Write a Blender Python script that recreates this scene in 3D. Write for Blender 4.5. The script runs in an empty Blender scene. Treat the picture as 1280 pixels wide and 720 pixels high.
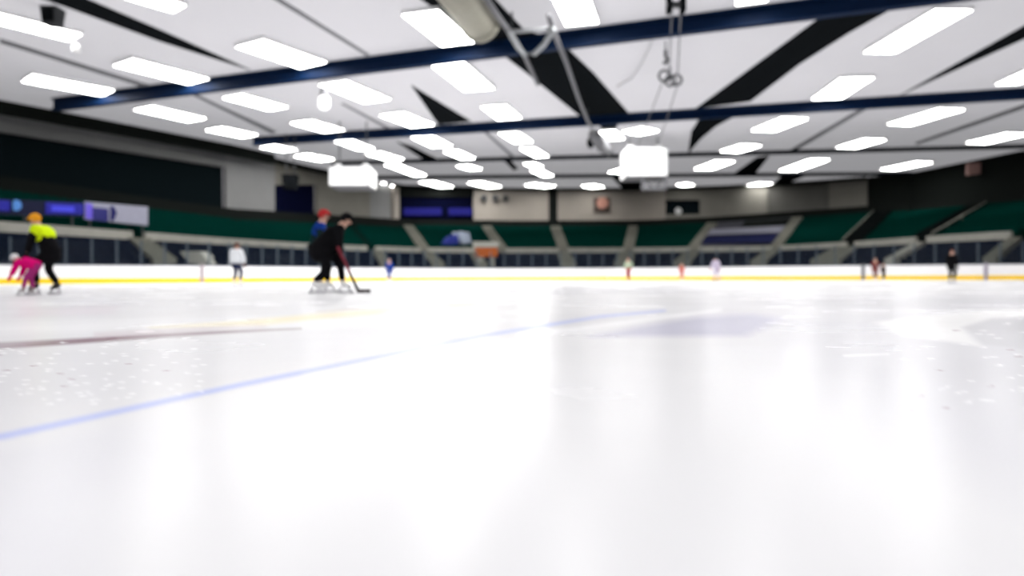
import bpy, bmesh, math, random
import numpy as np
from mathutils import Vector, Matrix
random.seed(7)
S = bpy.context.scene
COL = S.collection
F = 1280 * 24 / 36.0
CAMH = 0.35
HY = 346.0
ROLL = 2.0 / 640
CR, SR = math.cos(ROLL), math.sin(ROLL)
AX_R = Vector((CR, 0, -SR)); AX_U = Vector((SR, 0, CR))

# ------------------------------------------------------------------ survey helpers
def ray(px, py):
    return Vector((0, F, 0)) + AX_R * (px - 640) - AX_U * (py - HY)
def at(px, py, d):
    r = ray(px, py) * (d / F)
    return Vector((r.x, r.y, r.z + CAMH))
def on_z(px, py, z):
    r = ray(px, py)
    t = (z - CAMH) / r.z
    return Vector((r.x * t, r.y * t, z))
def proj(p):
    q = Vector(p) - Vector((0, 0, CAMH))
    return 640 + F * q.dot(AX_R) / q.y, HY - F * q.dot(AX_U) / q.y
def depth_of(nodes, px):
    n = nodes
    for i in range(len(n) - 1):
        if px <= n[i + 1][0] or i == len(n) - 2:
            a, b = n[i], n[i + 1]
            t = (px - a[0]) / (b[0] - a[0])
            return 1.0 / ((1 - t) / a[1] + t / b[1])
def lerp(a, b, t): return a + (b - a) * t
def interp(nodes, px):
    return float(np.interp(px, [n[0] for n in nodes], [n[1] for n in nodes]))

BOARDS = [(-60, 37), (0, 38.8), (283, 46), (440, 56), (560, 62.5), (640, 64.5), (760, 64), (860, 60), (960, 55.5), (1120, 51), (1280, 48), (1340, 46.5)]
LEDGE = [(-160, 35.5), (0, 41.5), (283, 60), (400, 71), (520, 80), (640, 82), (800, 82), (960, 79), (1070, 69), (1160, 60), (1280, 52.6), (1400, 46)]
BACK = [(-300, 40), (0, 50), (283, 66.6), (400, 80), (500, 94), (640, 98), (800, 98), (900, 96), (1000, 92), (1085, 87.5), (1140, 84), (1280, 69), (1500, 56)]
BASEZ = [(0, 7.7), (283, 7.0), (400, 7.6), (500, 8.2), (640, 8.3), (800, 8.3), (900, 8.6), (1000, 9.0), (1100, 9.2), (1280, 8.5)]
LEDGE_Z = 3.8
CEIL = 13.0
def gpt(nodes, px, z=0.0):
    d = depth_of(nodes, px)
    return Vector(((px - 640) * d / F, d, z))
def ledge(px): return gpt(LEDGE, px)
def back(px): return gpt(BACK, px)
def boards(px): return gpt(BOARDS, px)
def basez(px): return interp(BASEZ, px)

# ------------------------------------------------------------------ materials
MATS = {}
def mat(name, col, rough=0.6, spec=0.08, metal=0.0, emit=0.0, vary=0.06, scale=3.0, bump=0.0, emit_col=None):
    if name in MATS: return MATS[name]
    m = bpy.data.materials.new(name); m.use_nodes = True
    nt = m.node_tree; b = nt.nodes['Principled BSDF']
    b.inputs['Roughness'].default_value = rough
    b.inputs['Specular IOR Level'].default_value = spec
    b.inputs['Metallic'].default_value = metal
    c = (*col, 1)
    tc = nt.nodes.new('ShaderNodeTexCoord')
    no = nt.nodes.new('ShaderNodeTexNoise'); no.inputs['Scale'].default_value = scale; no.inputs['Detail'].default_value = 4
    nt.links.new(tc.outputs['Object'], no.inputs['Vector'])
    mx = nt.nodes.new('ShaderNodeMix'); mx.data_type = 'RGBA'
    mx.inputs['A'].default_value = (*[max(0, v * (1 - vary * 2)) for v in col], 1)
    mx.inputs['B'].default_value = (*[min(1, v * (1 + vary * 2)) for v in col], 1)
    nt.links.new(no.outputs['Fac'], mx.inputs['Factor'])
    nt.links.new(mx.outputs['Result'], b.inputs['Base Color'])
    if bump:
        bp = nt.nodes.new('ShaderNodeBump'); bp.inputs['Strength'].default_value = bump
        nt.links.new(no.outputs['Fac'], bp.inputs['Height']); nt.links.new(bp.outputs['Normal'], b.inputs['Normal'])
    if emit:
        b.inputs['Emission Color'].default_value = (*(emit_col or col), 1)
        b.inputs['Emission Strength'].default_value = emit
    MATS[name] = m
    return m

M_CEIL = mat('ceiling_white_glow', (0.34, 0.335, 0.352), 0.9, 0.0, vary=0.04, scale=0.15, emit=0.21, emit_col=(0.97, 0.96, 1.0))  # slight emission added to the unlit ceiling as fill for the far bays
M_BLACK = mat('roof_black', (0.006, 0.007, 0.008), 0.8, 0.0)
M_SEAM = mat('seam_grey', (0.16, 0.16, 0.17), 0.8, 0.0)
M_NAVY = mat('beam_navy', (0.0015, 0.009, 0.032), 0.5, 0.05)
M_NAVYD = mat('beam_dark', (0.006, 0.009, 0.014), 0.6, 0.0)
M_LIGHT = mat('tube_glow', (1, 1, 1), 0.5, 0.2, emit=17.0, emit_col=(1, 0.99, 0.97))
M_LIGHT2 = mat('tube_glow_far', (1, 1, 1), 0.5, 0.2, emit=20.0, emit_col=(1, 0.99, 0.97))
M_HOUS = mat('housing_white', (0.8, 0.8, 0.8), 0.5)
M_BOARD = mat('board_white', (0.86, 0.85, 0.86), 0.35, 0.5, vary=0.02)
M_YEL = mat('kick_yellow', (0.92, 0.60, 0.008), 0.4, vary=0.03)
M_CAP = mat('cap_grey', (0.10, 0.11, 0.14), 0.5)
M_POST = mat('post_grey', (0.055, 0.07, 0.085), 0.4, metal=0.3)
M_GREEN = mat('seat_green', (0.00062, 0.01612, 0.0124), 0.7, 0.0, vary=0.15, scale=6)
M_NSEAT = mat('seat_navy', (0.006, 0.009, 0.018), 0.65, 0.0, vary=0.2, scale=6)
M_GREYSEAT = mat('cover_grey', (0.055, 0.055, 0.065), 0.8, 0.0)
M_NAVYCLOTH = mat('cover_navy', (0.006, 0.007, 0.022), 0.8, 0.0)
M_TIERD = mat('tier_dark', (0.002, 0.010, 0.008), 0.9, 0.0)
M_TIERN = mat('tier_navy', (0.014, 0.017, 0.025), 0.9, 0.0)
M_CONC = mat('concrete_pale', (0.1955, 0.1913, 0.17), 0.85, 0.2, vary=0.12, scale=1.5)
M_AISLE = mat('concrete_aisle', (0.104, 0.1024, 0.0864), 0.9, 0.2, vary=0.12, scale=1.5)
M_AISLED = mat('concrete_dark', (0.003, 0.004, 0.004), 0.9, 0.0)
M_WGREY = mat('wall_grey', (0.105, 0.105, 0.105), 0.9, 0.1, scale=0.5)
M_WLGREY = mat('wall_light_grey', (0.1288, 0.1288, 0.1288), 0.9, 0.1, scale=0.5)
M_WCREAM = mat('wall_cream', (0.189, 0.1715, 0.1505), 0.9, 0.1, scale=0.5)
M_WTAUPE = mat('wall_taupe', (0.1085, 0.1036, 0.091), 0.9, 0.1, scale=0.5)
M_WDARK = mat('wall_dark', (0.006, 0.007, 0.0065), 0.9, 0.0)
M_GLASSD = mat('window_black', (0.003, 0.005, 0.006), 0.5, 0.0)
M_GLASSN = mat('window_navy', (0.0015, 0.002, 0.009), 0.4, 0.0)
M_LEDB = mat('led_blue', (0.01, 0.01, 0.10), 0.4, emit=0.13, emit_col=(0.03, 0.03, 0.75))
M_LEDB2 = mat('led_bright_blue', (0.02, 0.02, 0.2), 0.4, emit=0.32, emit_col=(0.08, 0.09, 0.95))
M_LEDC = mat('led_cyan', (0.05, 0.12, 0.3), 0.4, emit=0.3, emit_col=(0.15, 0.40, 0.95))
M_LEDK = mat('led_casing', (0.004, 0.005, 0.02), 0.4)
M_BANNER = mat('banner_grey', (0.20, 0.20, 0.25), 0.7)
M_BANNAVY = mat('banner_navy', (0.02, 0.02, 0.10), 0.7)
M_BANVIO = mat('banner_violet', (0.10, 0.07, 0.42), 0.7)
M_SCORE = mat('score_white', (0.7, 0.7, 0.7), 0.4, emit=0.42, emit_col=(1, 1, 1))
M_STEEL = mat('steel_grey', (0.15, 0.15, 0.16), 0.6, metal=0.1)
M_STEELD = mat('steel_dark', (0.04, 0.042, 0.045), 0.5, metal=0.3)
M_BEIGE = mat('duct_beige', (0.26, 0.25, 0.21), 0.6)
M_ORANGE = mat('panel_orange', (0.24, 0.06, 0.015), 0.6)
M_PINKSIGN = mat('sign_pink', (0.30, 0.18, 0.16), 0.6)
M_RED = mat('red', (0.42, 0.03, 0.03), 0.6)

def glass_mat():
    m = bpy.data.materials.new('rink_glass'); m.use_nodes = True
    nt = m.node_tree; nt.nodes.clear()
    o = nt.nodes.new('ShaderNodeOutputMaterial')
    t = nt.nodes.new('ShaderNodeBsdfTransparent'); t.inputs[0].default_value = (0.90, 0.94, 0.95, 1)
    g = nt.nodes.new('ShaderNodeBsdfGlossy'); g.inputs['Roughness'].default_value = 0.08
    g.inputs[0].default_value = (0.8, 0.85, 0.9, 1)
    mx = nt.nodes.new('ShaderNodeMixShader')
    no = nt.nodes.new('ShaderNodeTexNoise'); no.inputs['Scale'].default_value = 0.8
    mp = nt.nodes.new('ShaderNodeMapRange'); mp.inputs['To Min'].default_value = 0.03; mp.inputs['To Max'].default_value = 0.14
    tc = nt.nodes.new('ShaderNodeTexCoord')
    nt.links.new(tc.outputs['Object'], no.inputs['Vector']); nt.links.new(no.outputs['Fac'], mp.inputs['Value'])
    nt.links.new(mp.outputs[0], mx.inputs[0]); nt.links.new(t.outputs[0], mx.inputs[1]); nt.links.new(g.outputs[0], mx.inputs[2])
    nt.links.new(mx.outputs[0], o.inputs[0])
    return m
M_GLASS = glass_mat()

# ------------------------------------------------------------------ mesh helpers
def tag(o, label=None, cat=None, group=None, kind=None):
    if label: o['label'] = label
    if cat: o['category'] = cat
    if group: o['group'] = group
    if kind: o['kind'] = kind
    return o
def empty(name, loc, label, cat, group=None, rz=0.0):
    o = bpy.data.objects.new(name, None); COL.objects.link(o)
    o.location = loc; o.rotation_euler = (0, 0, rz); o.empty_display_size = 0.2
    return tag(o, label, cat, group)
def link_mesh(name, me, m, parent=None, world=True, smooth=False):
    if m is not None:
        for mm in (m if isinstance(m, (list, tuple)) else [m]): me.materials.append(mm)
    o = bpy.data.objects.new(name, me); COL.objects.link(o)
    if parent is not None:
        o.parent = parent
        if world:
            mw = Matrix.LocRotScale(parent_world(parent)[0], parent_world(parent)[1], None)
            me.transform(mw.inverted())
    else:
        vs = [v.co for v in me.vertices]
        if vs and world:
            c = Vector((sum(v.x for v in vs) / len(vs), sum(v.y for v in vs) / len(vs), min(v.z for v in vs)))
            me.transform(Matrix.Translation(-c)); o.location = c
    if smooth:
        for p in me.polygons: p.use_smooth = True
    me.update()
    return o
def parent_world(p):
    m = Matrix.LocRotScale(p.location, p.rotation_euler, None)
    q = p.parent
    while q is not None:
        m = Matrix.LocRotScale(q.location, q.rotation_euler, None) @ m
        q = q.parent
    l, r, s = m.decompose()
    return l, r
class MB:
    def __init__(self): self.v = []; self.f = []; self.mi = []; self.cur = 0
    def add(self, vs, fs):
        n = len(self.v); self.v += [tuple(v) for v in vs]
        for f in fs: self.f.append([n + i for i in f]); self.mi.append(self.cur)
        return self
    def hexa(self, b, t):          # 4 bottom corners ccw, 4 top corners
        return self.add(list(b) + list(t), [(3, 2, 1, 0), (4, 5, 6, 7), (0, 1, 5, 4), (1, 2, 6, 5), (2, 3, 7, 6), (3, 0, 4, 7)])
    def box(self, c, sx, sy, sz, rz=0.0):   # c = bottom centre
        cs, sn = math.cos(rz), math.sin(rz); c = Vector(c)
        q = [(-sx / 2, -sy / 2), (sx / 2, -sy / 2), (sx / 2, sy / 2), (-sx / 2, sy / 2)]
        b = [c + Vector((x * cs - y * sn, x * sn + y * cs, 0)) for x, y in q]
        return self.hexa(b, [p + Vector((0, 0, sz)) for p in b])
    def beam(self, a, b, w, h):    # rectangular bar from a to b, centred
        a, b = Vector(a), Vector(b); d = (b - a).normalized()
        up = Vector((0, 0, 1)) if abs(d.z) < 0.95 else Vector((0, 1, 0))
        s = d.cross(up).normalized(); u = s.cross(d).normalized()
        def ring(p): return [p - s * w / 2 - u * h / 2, p + s * w / 2 - u * h / 2, p + s * w / 2 + u * h / 2, p - s * w / 2 + u * h / 2]
        A, B = ring(a), ring(b)
        return self.add(A + B, [(0, 1, 2, 3), (7, 6, 5, 4), (4, 5, 1, 0), (5, 6, 2, 1), (6, 7, 3, 2), (7, 4, 0, 3)])
    def tube(self, pts, r, n=10, caps=True):
        pts = [Vector(p) for p in pts]
        rs = r if isinstance(r, (list, tuple)) else [r] * len(pts)
        rings = []; prev = None
        for i, p in enumerate(pts):
            d = (pts[min(i + 1, len(pts) - 1)] - pts[max(i - 1, 0)]).normalized()
            if prev is None:
                ref = Vector((0, 0, 1)) if abs(d.z) < 0.9 else Vector((1, 0, 0))
                s = d.cross(ref).normalized()
            else:
                s = (prev - d * prev.dot(d)).normalized()
            prev = s; u = d.cross(s)
            rings.append([p + (s * math.cos(2 * math.pi * k / n) + u * math.sin(2 * math.pi * k / n)) * rs[i] for k in range(n)])
        vs = [v for rr in rings for v in rr]; fs = []
        for i in range(len(rings) - 1):
            for k in range(n):
                a = i * n + k; b = i * n + (k + 1) % n
                fs.append((a, b, b + n, a + n))
        if caps:
            fs.append(tuple(range(n - 1, -1, -1))); fs.append(tuple((len(rings) - 1) * n + k for k in range(n)))
        return self.add(vs, fs)
    def ball(self, c, r, sc=(1, 1, 1), n=12, m=8, rot=None):
        c = Vector(c); vs = []; fs = []
        for j in range(m + 1):
            th = math.pi * j / m
            for k in range(n):
                ph = 2 * math.pi * k / n
                p = Vector((math.sin(th) * math.cos(ph) * sc[0], math.sin(th) * math.sin(ph) * sc[1], math.cos(th) * sc[2])) * r
                if rot is not None: p = rot @ p
                vs.append(c + p)
        for j in range(m):
            for k in range(n):
                fs.append((j * n + k, (j + 1) * n + k, (j + 1) * n + (k + 1) % n, j * n + (k + 1) % n))
        return self.add(vs, fs)
    def mesh(self, name):
        me = bpy.data.meshes.new(name); me.from_pydata(self.v, [], self.f)
        for p, i in zip(me.polygons, self.mi): p.material_index = i
        bm = bmesh.new(); bm.from_mesh(me); bmesh.ops.remove_doubles(bm, verts=bm.verts, dist=1e-5)
        bmesh.ops.recalc_face_normals(bm, faces=bm.faces); bm.to_mesh(me); bm.free()
        return me
    def build(self, name, m, parent=None, smooth=False):
        return link_mesh(name, self.mesh(name), m, parent, True, smooth)

# ------------------------------------------------------------------ ice (floor)
def seg_dist(P, a, b):
    a = np.array(a, float); b = np.array(b, float); ab = b - a
    t = np.clip(((P - a) @ ab) / max(1e-9, ab @ ab), 0, 1)
    return np.hypot(*(P - (a + t[:, None] * ab)).T), t
def poly_mask(P, poly, soft):
    x, y = P[:, 0], P[:, 1]; ins = np.zeros(len(P), bool); dm = np.full(len(P), 1e9)
    sx = np.array([1.0, 3.0])
    for i in range(len(poly)):
        (x1, y1), (x2, y2) = poly[i], poly[(i + 1) % len(poly)]
        c = ((y1 > y) != (y2 > y))
        with np.errstate(all='ignore'): xi = (x2 - x1) * (y - y1) / (y2 - y1 + 1e-12) + x1
        ins ^= c & (x < xi)
        dm = np.minimum(dm, seg_dist(P * sx, np.array((x1, y1)) * sx, np.array((x2, y2)) * sx)[0])
    sd = np.where(ins, dm, -dm)
    return np.clip(sd / soft * 0.5 + 0.5, 0, 1)
def line_mask(P, pts, w0, w1, soft=0.5):
    out = np.zeros(len(P)); n = len(pts) - 1
    for i in range(n):
        d, t = seg_dist(P, pts[i], pts[i + 1])
        w = w0 + (w1 - w0) * ((i + t) / n)
        out = np.maximum(out, np.clip((w / 2 + soft - d) / (2 * soft), 0, 1))
    return out
def make_ice():
    fr = np.linspace(-48, 48, 441); rest = np.linspace(48, 312, 34)[1:-1]
    ang = np.radians(np.concatenate([fr, rest])); na = len(ang)
    rad = np.geomspace(0.28, 130, 430); nr = len(rad)
    A, R = np.meshgrid(ang, rad)
    X = (R * np.sin(A)).ravel(); Y = (R * np.cos(A)).ravel()
    V = np.stack([X, Y, np.zeros_like(X)], 1); V = np.vstack([V, [[0, 0, 0]]])
    i = np.arange(nr - 1)[:, None] * na; k = np.arange(na)[None]; k2 = (k + 1) % na
    Q = np.stack([i + k, i + na + k, i + na + k2, i + k2], -1).reshape(-1, 4)
    T = np.stack([np.full(na, len(V) - 1), np.arange(na), (np.arange(na) + 1) % na], 1)
    me = bpy.data.meshes.new('floor')
    faces = [tuple(reversed(f)) for f in Q.tolist()] + [tuple(reversed(f)) for f in T.tolist()]
    me.from_pydata(V.tolist(), [], faces)
    # painted lines, frost, wear, reflection falloff as a colour attribute on the real surface
    Yp = np.where(V[:, 1] > 0.25, V[:, 1], 0.25)
    px = 640 + F * V[:, 0] / Yp; py = HY + F * CAMH / Yp
    P = np.stack([px, py], 1)
    front = (V[:, 1] > 0.3)
    c = np.ones((len(V), 3)) * np.array([0.79, 0.79, 0.802])
    rng = np.random.default_rng(3)
    ph = rng.uniform(0, 6.28, 12); 
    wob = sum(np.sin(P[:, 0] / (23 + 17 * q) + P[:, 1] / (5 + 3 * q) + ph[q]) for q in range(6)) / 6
    def mix(mask, col, k=1.0):
        nonlocal c
        a = (np.clip(mask, 0, 1) * front * k)[:, None]
        c = c * (1 - a) + np.array(col) * a
    # grey, less frosted areas; near corners also carry painted reflection falloff
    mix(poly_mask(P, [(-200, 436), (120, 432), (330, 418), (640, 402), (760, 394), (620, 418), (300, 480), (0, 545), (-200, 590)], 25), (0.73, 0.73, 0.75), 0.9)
    mix(poly_mask(P, [(-200, 560), (0, 550), (170, 515), (200, 560), (130, 640), (100, 760), (-200, 760)], 60), (0.70, 0.70, 0.735), 0.8)  # bottom-left grey: weaker reflection of the lights, put into the colour
    mix(poly_mask(P, [(880, 385), (1000, 381), (1600, 374), (1700, 700), (1300, 640), (1150, 560), (1010, 470), (940, 420)], 70), (0.70, 0.70, 0.735), 0.85)  # less frost, plus painted fade of reflected light at lower right
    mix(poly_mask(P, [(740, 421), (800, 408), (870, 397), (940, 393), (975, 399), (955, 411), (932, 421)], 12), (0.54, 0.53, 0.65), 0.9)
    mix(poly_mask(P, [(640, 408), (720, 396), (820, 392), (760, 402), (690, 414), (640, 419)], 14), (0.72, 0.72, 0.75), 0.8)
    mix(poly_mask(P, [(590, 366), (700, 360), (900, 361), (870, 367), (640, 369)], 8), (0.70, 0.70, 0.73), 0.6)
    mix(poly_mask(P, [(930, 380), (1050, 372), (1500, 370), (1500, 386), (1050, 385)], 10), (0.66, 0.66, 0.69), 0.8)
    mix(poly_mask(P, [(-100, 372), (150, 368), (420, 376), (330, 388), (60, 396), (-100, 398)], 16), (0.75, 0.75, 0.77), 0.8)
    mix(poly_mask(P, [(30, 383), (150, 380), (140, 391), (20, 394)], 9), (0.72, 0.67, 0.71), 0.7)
    # white frost
    mix(poly_mask(P, [(1092, 404), (1200, 391), (1330, 386), (1330, 396), (1240, 400), (1205, 411), (1224, 434), (1130, 421), (1108, 411)], 8), (0.93, 0.93, 0.93), 1)
    mix(line_mask(P, [(650, 418), (720, 412), (790, 402), (900, 388)], 6, 2.5, 2.5), (0.93, 0.93, 0.94), 0.9)
    mix(line_mask(P, [(1055, 446), (1110, 444)], 2.5, 2, 1.2), (0.93, 0.93, 0.94), 0.8)
    mix(line_mask(P, [(-50, 412), (200, 402), (420, 402), (620, 396)], 10, 6, 5), (0.90, 0.90, 0.91), 0.7)
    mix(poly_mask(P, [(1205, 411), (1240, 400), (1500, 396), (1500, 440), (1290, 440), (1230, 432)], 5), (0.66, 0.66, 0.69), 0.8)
    # worn lines
    red = line_mask(P, [(-60, 433), (0, 430), (100, 424.5), (200, 418), (290, 413.5), (375, 410)], 10, 2.0, 2)
    mix(red * np.clip(0.75 + 0.6 * wob, 0.3, 1), (0.20, 0.10, 0.13), 0.95)
    mix(line_mask(P, [(120, 417), (230, 411), (330, 406)], 5, 3, 3), (0.62, 0.50, 0.54), 0.5)
    mix(poly_mask(P, [(300, 400), (400, 391), (600, 377.5), (600, 381), (470, 392), (330, 405), (190, 408)], 9), (0.90, 0.80, 0.50), 0.75)
    mix(line_mask(P, [(395, 388.5), (470, 384), (590, 379)], 1.6, 1, 1), (0.62, 0.52, 0.42), 0.5)
    mix(line_mask(P, [(-60, 557), (0, 544), (150, 512), (300, 480), (450, 450), (600, 420), (750, 396), (830, 389)], 8.5, 2, 2.5), (0.44, 0.50, 0.82), 0.95)
    # snow crumbs
    for q in range(170):
        cx, cy = rng.uniform(-40, 260), rng.uniform(425, 505)
        if rng.uniform() < 0.35: cx, cy = rng.uniform(1130, 1330), rng.uniform(400, 520)
        m = np.clip(1.6 - np.hypot((px - cx) / 3.5, (py - cy) / 0.9), 0, 1)
        mix(m, (0.96, 0.96, 0.97) if q % 9 else (0.45, 0.35, 0.4), 0.7)
    at_ = me.color_attributes.new('ice_colour', 'FLOAT_COLOR', 'POINT')
    at_.data.foreach_set('color', np.hstack([c, np.ones((len(c), 1))]).astype(np.float32).ravel())
    m = bpy.data.materials.new('ice'); m.use_nodes = True; nt = m.node_tree; b = nt.nodes['Principled BSDF']
    a = nt.nodes.new('ShaderNodeAttribute'); a.attribute_name = 'ice_colour'
    tc = nt.nodes.new('ShaderNodeTexCoord')
    n1 = nt.nodes.new('ShaderNodeTexNoise'); n1.inputs['Scale'].default_value = 0.7; n1.inputs['Detail'].default_value = 6
    n2 = nt.nodes.new('ShaderNodeTexNoise'); n2.inputs['Scale'].default_value = 60; n2.inputs['Detail'].default_value = 3
    for n in (n1, n2): nt.links.new(tc.outputs['Object'], n.inputs['Vector'])
    r = nt.nodes.new('ShaderNodeMapRange'); r.inputs['To Min'].default_value = 0.19; r.inputs['To Max'].default_value = 0.33
    nt.links.new(n1.outputs['Fac'], r.inputs['Value']); nt.links.new(r.outputs[0], b.inputs['Roughness'])
    bp = nt.nodes.new('ShaderNodeBump'); bp.inputs['Strength'].default_value = 0.03; bp.inputs['Distance'].default_value = 0.01
    nt.links.new(n2.outputs['Fac'], bp.inputs['Height']); nt.links.new(bp.outputs['Normal'], b.inputs['Normal'])
    b.inputs['IOR'].default_value = 1.31; b.inputs['Specular IOR Level'].default_value = 0.08
    nt.links.new(a.outputs['Color'], b.inputs['Base Color'])
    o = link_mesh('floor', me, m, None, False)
    tag(o, kind='structure')
make_ice()

# ------------------------------------------------------------------ ceiling, seams, gaps
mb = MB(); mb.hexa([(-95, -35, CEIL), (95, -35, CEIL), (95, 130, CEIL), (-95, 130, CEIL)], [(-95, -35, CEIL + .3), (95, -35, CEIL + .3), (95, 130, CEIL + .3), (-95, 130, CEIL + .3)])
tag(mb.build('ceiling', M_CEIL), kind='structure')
GAPS = [
    ([(20, -12), (82, -12), (200, 38), (313, 88), (200, 52), (80, 8)], 'b'),
    ([(505, -14), (606, -14), (655, 38), (700, 52), (742, 92), (786, 142), (728, 148), (660, 93), (625, 66), (585, 38)], 'b'),
    ([(745, 150), (776, 150), (770, 160), (757, 168)], 'b'),
    ([(514, 107), (589, 152), (548, 156)], 'b'),
    ([(495, 177), (515, 183), (545, 198), (530, 200)], 'b'),
    ([(628, 199), (636, 199), (648, 211), (642, 213)], 'b'),
    ([(1026, 22), (1112, 13), (1060, 42), (1000, 80), (938, 127), (870, 136)], 'b'),
    ([(876, 146), (925, 142), (895, 158), (876, 174), (860, 192), (864, 165)], 'b'),
    ([(946, 197), (962, 195), (942, 220), (912, 221)], 'b'),
    ([(1300, 22), (1300, 40), (1220, 76), (1126, 119)], 'b'),
    ([(765, 222), (810, 222), (800, 236), (778, 236)], 'b'),
    ([(978, 219), (1010, 219), (985, 229), (968, 229)], 'b'),
    ([(333, -6), (342, -6), (462, 69), (458, 70)], 's'),
    ([(0, 49), (0, 54), (198, 115), (203, 112)], 's'),
    ([(1085, 131), (1088, 134), (988, 192), (984, 190)], 's'),
    ([(1300, 124), (1300, 129), (1146, 181), (1144, 179)], 's'),
    ([(602, 163), (606, 163), (644, 197), (640, 197)], 's'),
    ([(242, 120), (246, 119), (345, 165), (340, 167)], 's'),
    ([(426, 130), (430, 130), (497, 165), (492, 166)], 's'),
]
for gi, (poly, k) in enumerate(GAPS):
    m_ = MB(); n = len(poly)
    lo = [on_z(x, y, CEIL - 0.05) for x, y in poly]; hi = [p + Vector((0, 0, 0.06)) for p in lo]
    m_.add(lo + hi, [tuple(range(n)), tuple(range(2 * n - 1, n - 1, -1))] + [(i, (i + 1) % n, n + (i + 1) % n, n + i) for i in range(n)])
    tag(m_.build('trim_%d' % (gi + 1), M_BLACK if k == 'b' else M_SEAM), kind='structure')

# ------------------------------------------------------------------ roof beams
def ibeam(a, b, w, h, m, label):
    mb = MB(); t = h * 0.14
    a, b = Vector(a), Vector(b)
    mb.beam(a - Vector((0, 0, h - t / 2)), b - Vector((0, 0, h - t / 2)), w, t)
    mb.beam(a - Vector((0, 0, h / 2)), b - Vector((0, 0, h / 2)), w * 0.35, h - 2 * t)
    mb.beam(a - Vector((0, 0, t / 2)), b - Vector((0, 0, t / 2)), w, t)
    return tag(mb.build('roof_beam', m), label, 'beam', 'steel roof beams crossing the ceiling')
def beam_px(p, q, h, w, m, label, ext=(0, 0)):
    z = CEIL - h / 2
    a, b = on_z(*p, z), on_z(*q, z); a.z = b.z = CEIL - 0.002
    d = (b - a).normalized()
    return ibeam(a - d * ext[0], b + d * ext[1], w, h, m, label)
B1 = ((100, 127), (1026, 10)); B2 = ((317, 177), (1280, 117)); B3 = ((415, 204), (1280, 183)); B4 = ((462, 222), (1140, 217))
beam_px(*B1, 0.85, 0.5, M_NAVY, 'thick navy steel roof beam, nearest and highest of the roof beams', (2.5, 14))
beam_px(*B2, 0.75, 0.5, M_NAVY, 'navy steel roof beam, second from the top of the picture', (0, 6))
beam_px(*B3, 0.40, 0.35, M_NAVYD, 'thin dark roof beam, third from the top, behind the scoreboards', (0, 4))
beam_px(*B4, 0.42, 0.35, M_NAVYD, 'thin dark roof beam, farthest of all, just before the back wall', (0, 0))
# ------------------------------------------------------------------ ceiling lights
LIGHTS = [
    ((160, -8), (228, 12), 18), ((-35, 15), (98, 48), 17), ((308, 53), (395, 83), 24), ((150, 77), (252, 103), 22), ((30, 97), (139, 117), 15),
    ((175, 134), (250, 151), 16), ((286, 119), (352, 137), 15), ((263, 160), (316, 171), 12), ((412, 102), (475, 128), 24), ((372, 151), (422, 165), 15),
    ((330, 182), (367, 189), 11), ((371, 193), (413, 201), 11), ((522, 13), (575, 58), 36), ((556, 77), (602, 115), 32), ((614, 130), (640, 151), 25),
    ((486, 141), (532, 159), 19), ((422, 173), (461, 188), 14), ((524, 169), (556, 185), 18), ((632, 164), (658, 180), 18), ((462, 190), (499, 201), 12),
    ((560, 187), (589, 200), 13), ((655, 183), (681, 198), 14), ((485, 204), (529, 221), 11), ((574, 206), (599, 213), 10), ((659, 203), (675, 210), 11), ((666, 211), (689, 222), 11),
    ((467, 228), (494, 235), 10), ((529, 226), (562, 235), 11), ((589, 227), (622, 235), 10), ((658, 230), (692, 234), 12), ((731, 231), (751, 235), 9),
    ((702, -30), (729, 34), 46), ((940, -40), (939, 8), 44), ((1096, 68), (1196, 10), 26), ((1030, 126), (1075, 95), 26), ((950, 165), (998, 146), 19),
    ((1120, 157), (1194, 135), 19), ((1255, 107), (1320, 78), 16), ((908, 191), (943, 180), 15), ((1054, 186), (1098, 173), 15), ((1216, 180), (1276, 166), 12),
    ((875, 213), (910, 200), 14), ((981, 215), (1028, 198), 13), ((1106, 213), (1160, 202), 12), ((846, 232), (867, 230), 12), ((934, 234), (962, 228), 10), ((1041, 233), (1079, 226), 11),
    ((756, 161), (774, 177), 18), ((786, 161), (815, 167), 20), ((766, 217), (787, 211), 11)]
def beam_y(B, x): return B[0][1] + (B[1][1] - B[0][1]) * (x - B[0][0]) / (B[1][0] - B[0][0])
BAYS = ['in front of the nearest roof beam', 'between the first and second roof beams', 'between the second and third roof beams', 'between the third and fourth roof beams', 'beyond the farthest roof beam']
bay_items = {}
for i, (a, b, w) in enumerate(LIGHTS):
    mx, my = (a[0] + b[0]) / 2, (a[1] + b[1]) / 2
    k = sum(my > beam_y(B, mx) for B in (B1, B2, B3, B4))
    bay_items.setdefault(k, []).append((mx, i))
ORD = ['leftmost', 'second', 'third', 'fourth', 'fifth', 'sixth', 'seventh', 'eighth', 'ninth', 'tenth', 'eleventh', 'twelfth', 'thirteenth', 'fourteenth', 'fifteenth', 'sixteenth', 'seventeenth']
lab = {}
for k, it in bay_items.items():
    it.sort()
    for j, (mx, i) in enumerate(it):
        o = 'leftmost one' if j == 0 else ('rightmost one' if j == len(it) - 1 else ORD[j] + ' from the left')
        lab[i] = 'glowing white ceiling light ' + BAYS[k] + ', ' + o
ZL = CEIL - 0.22
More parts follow.
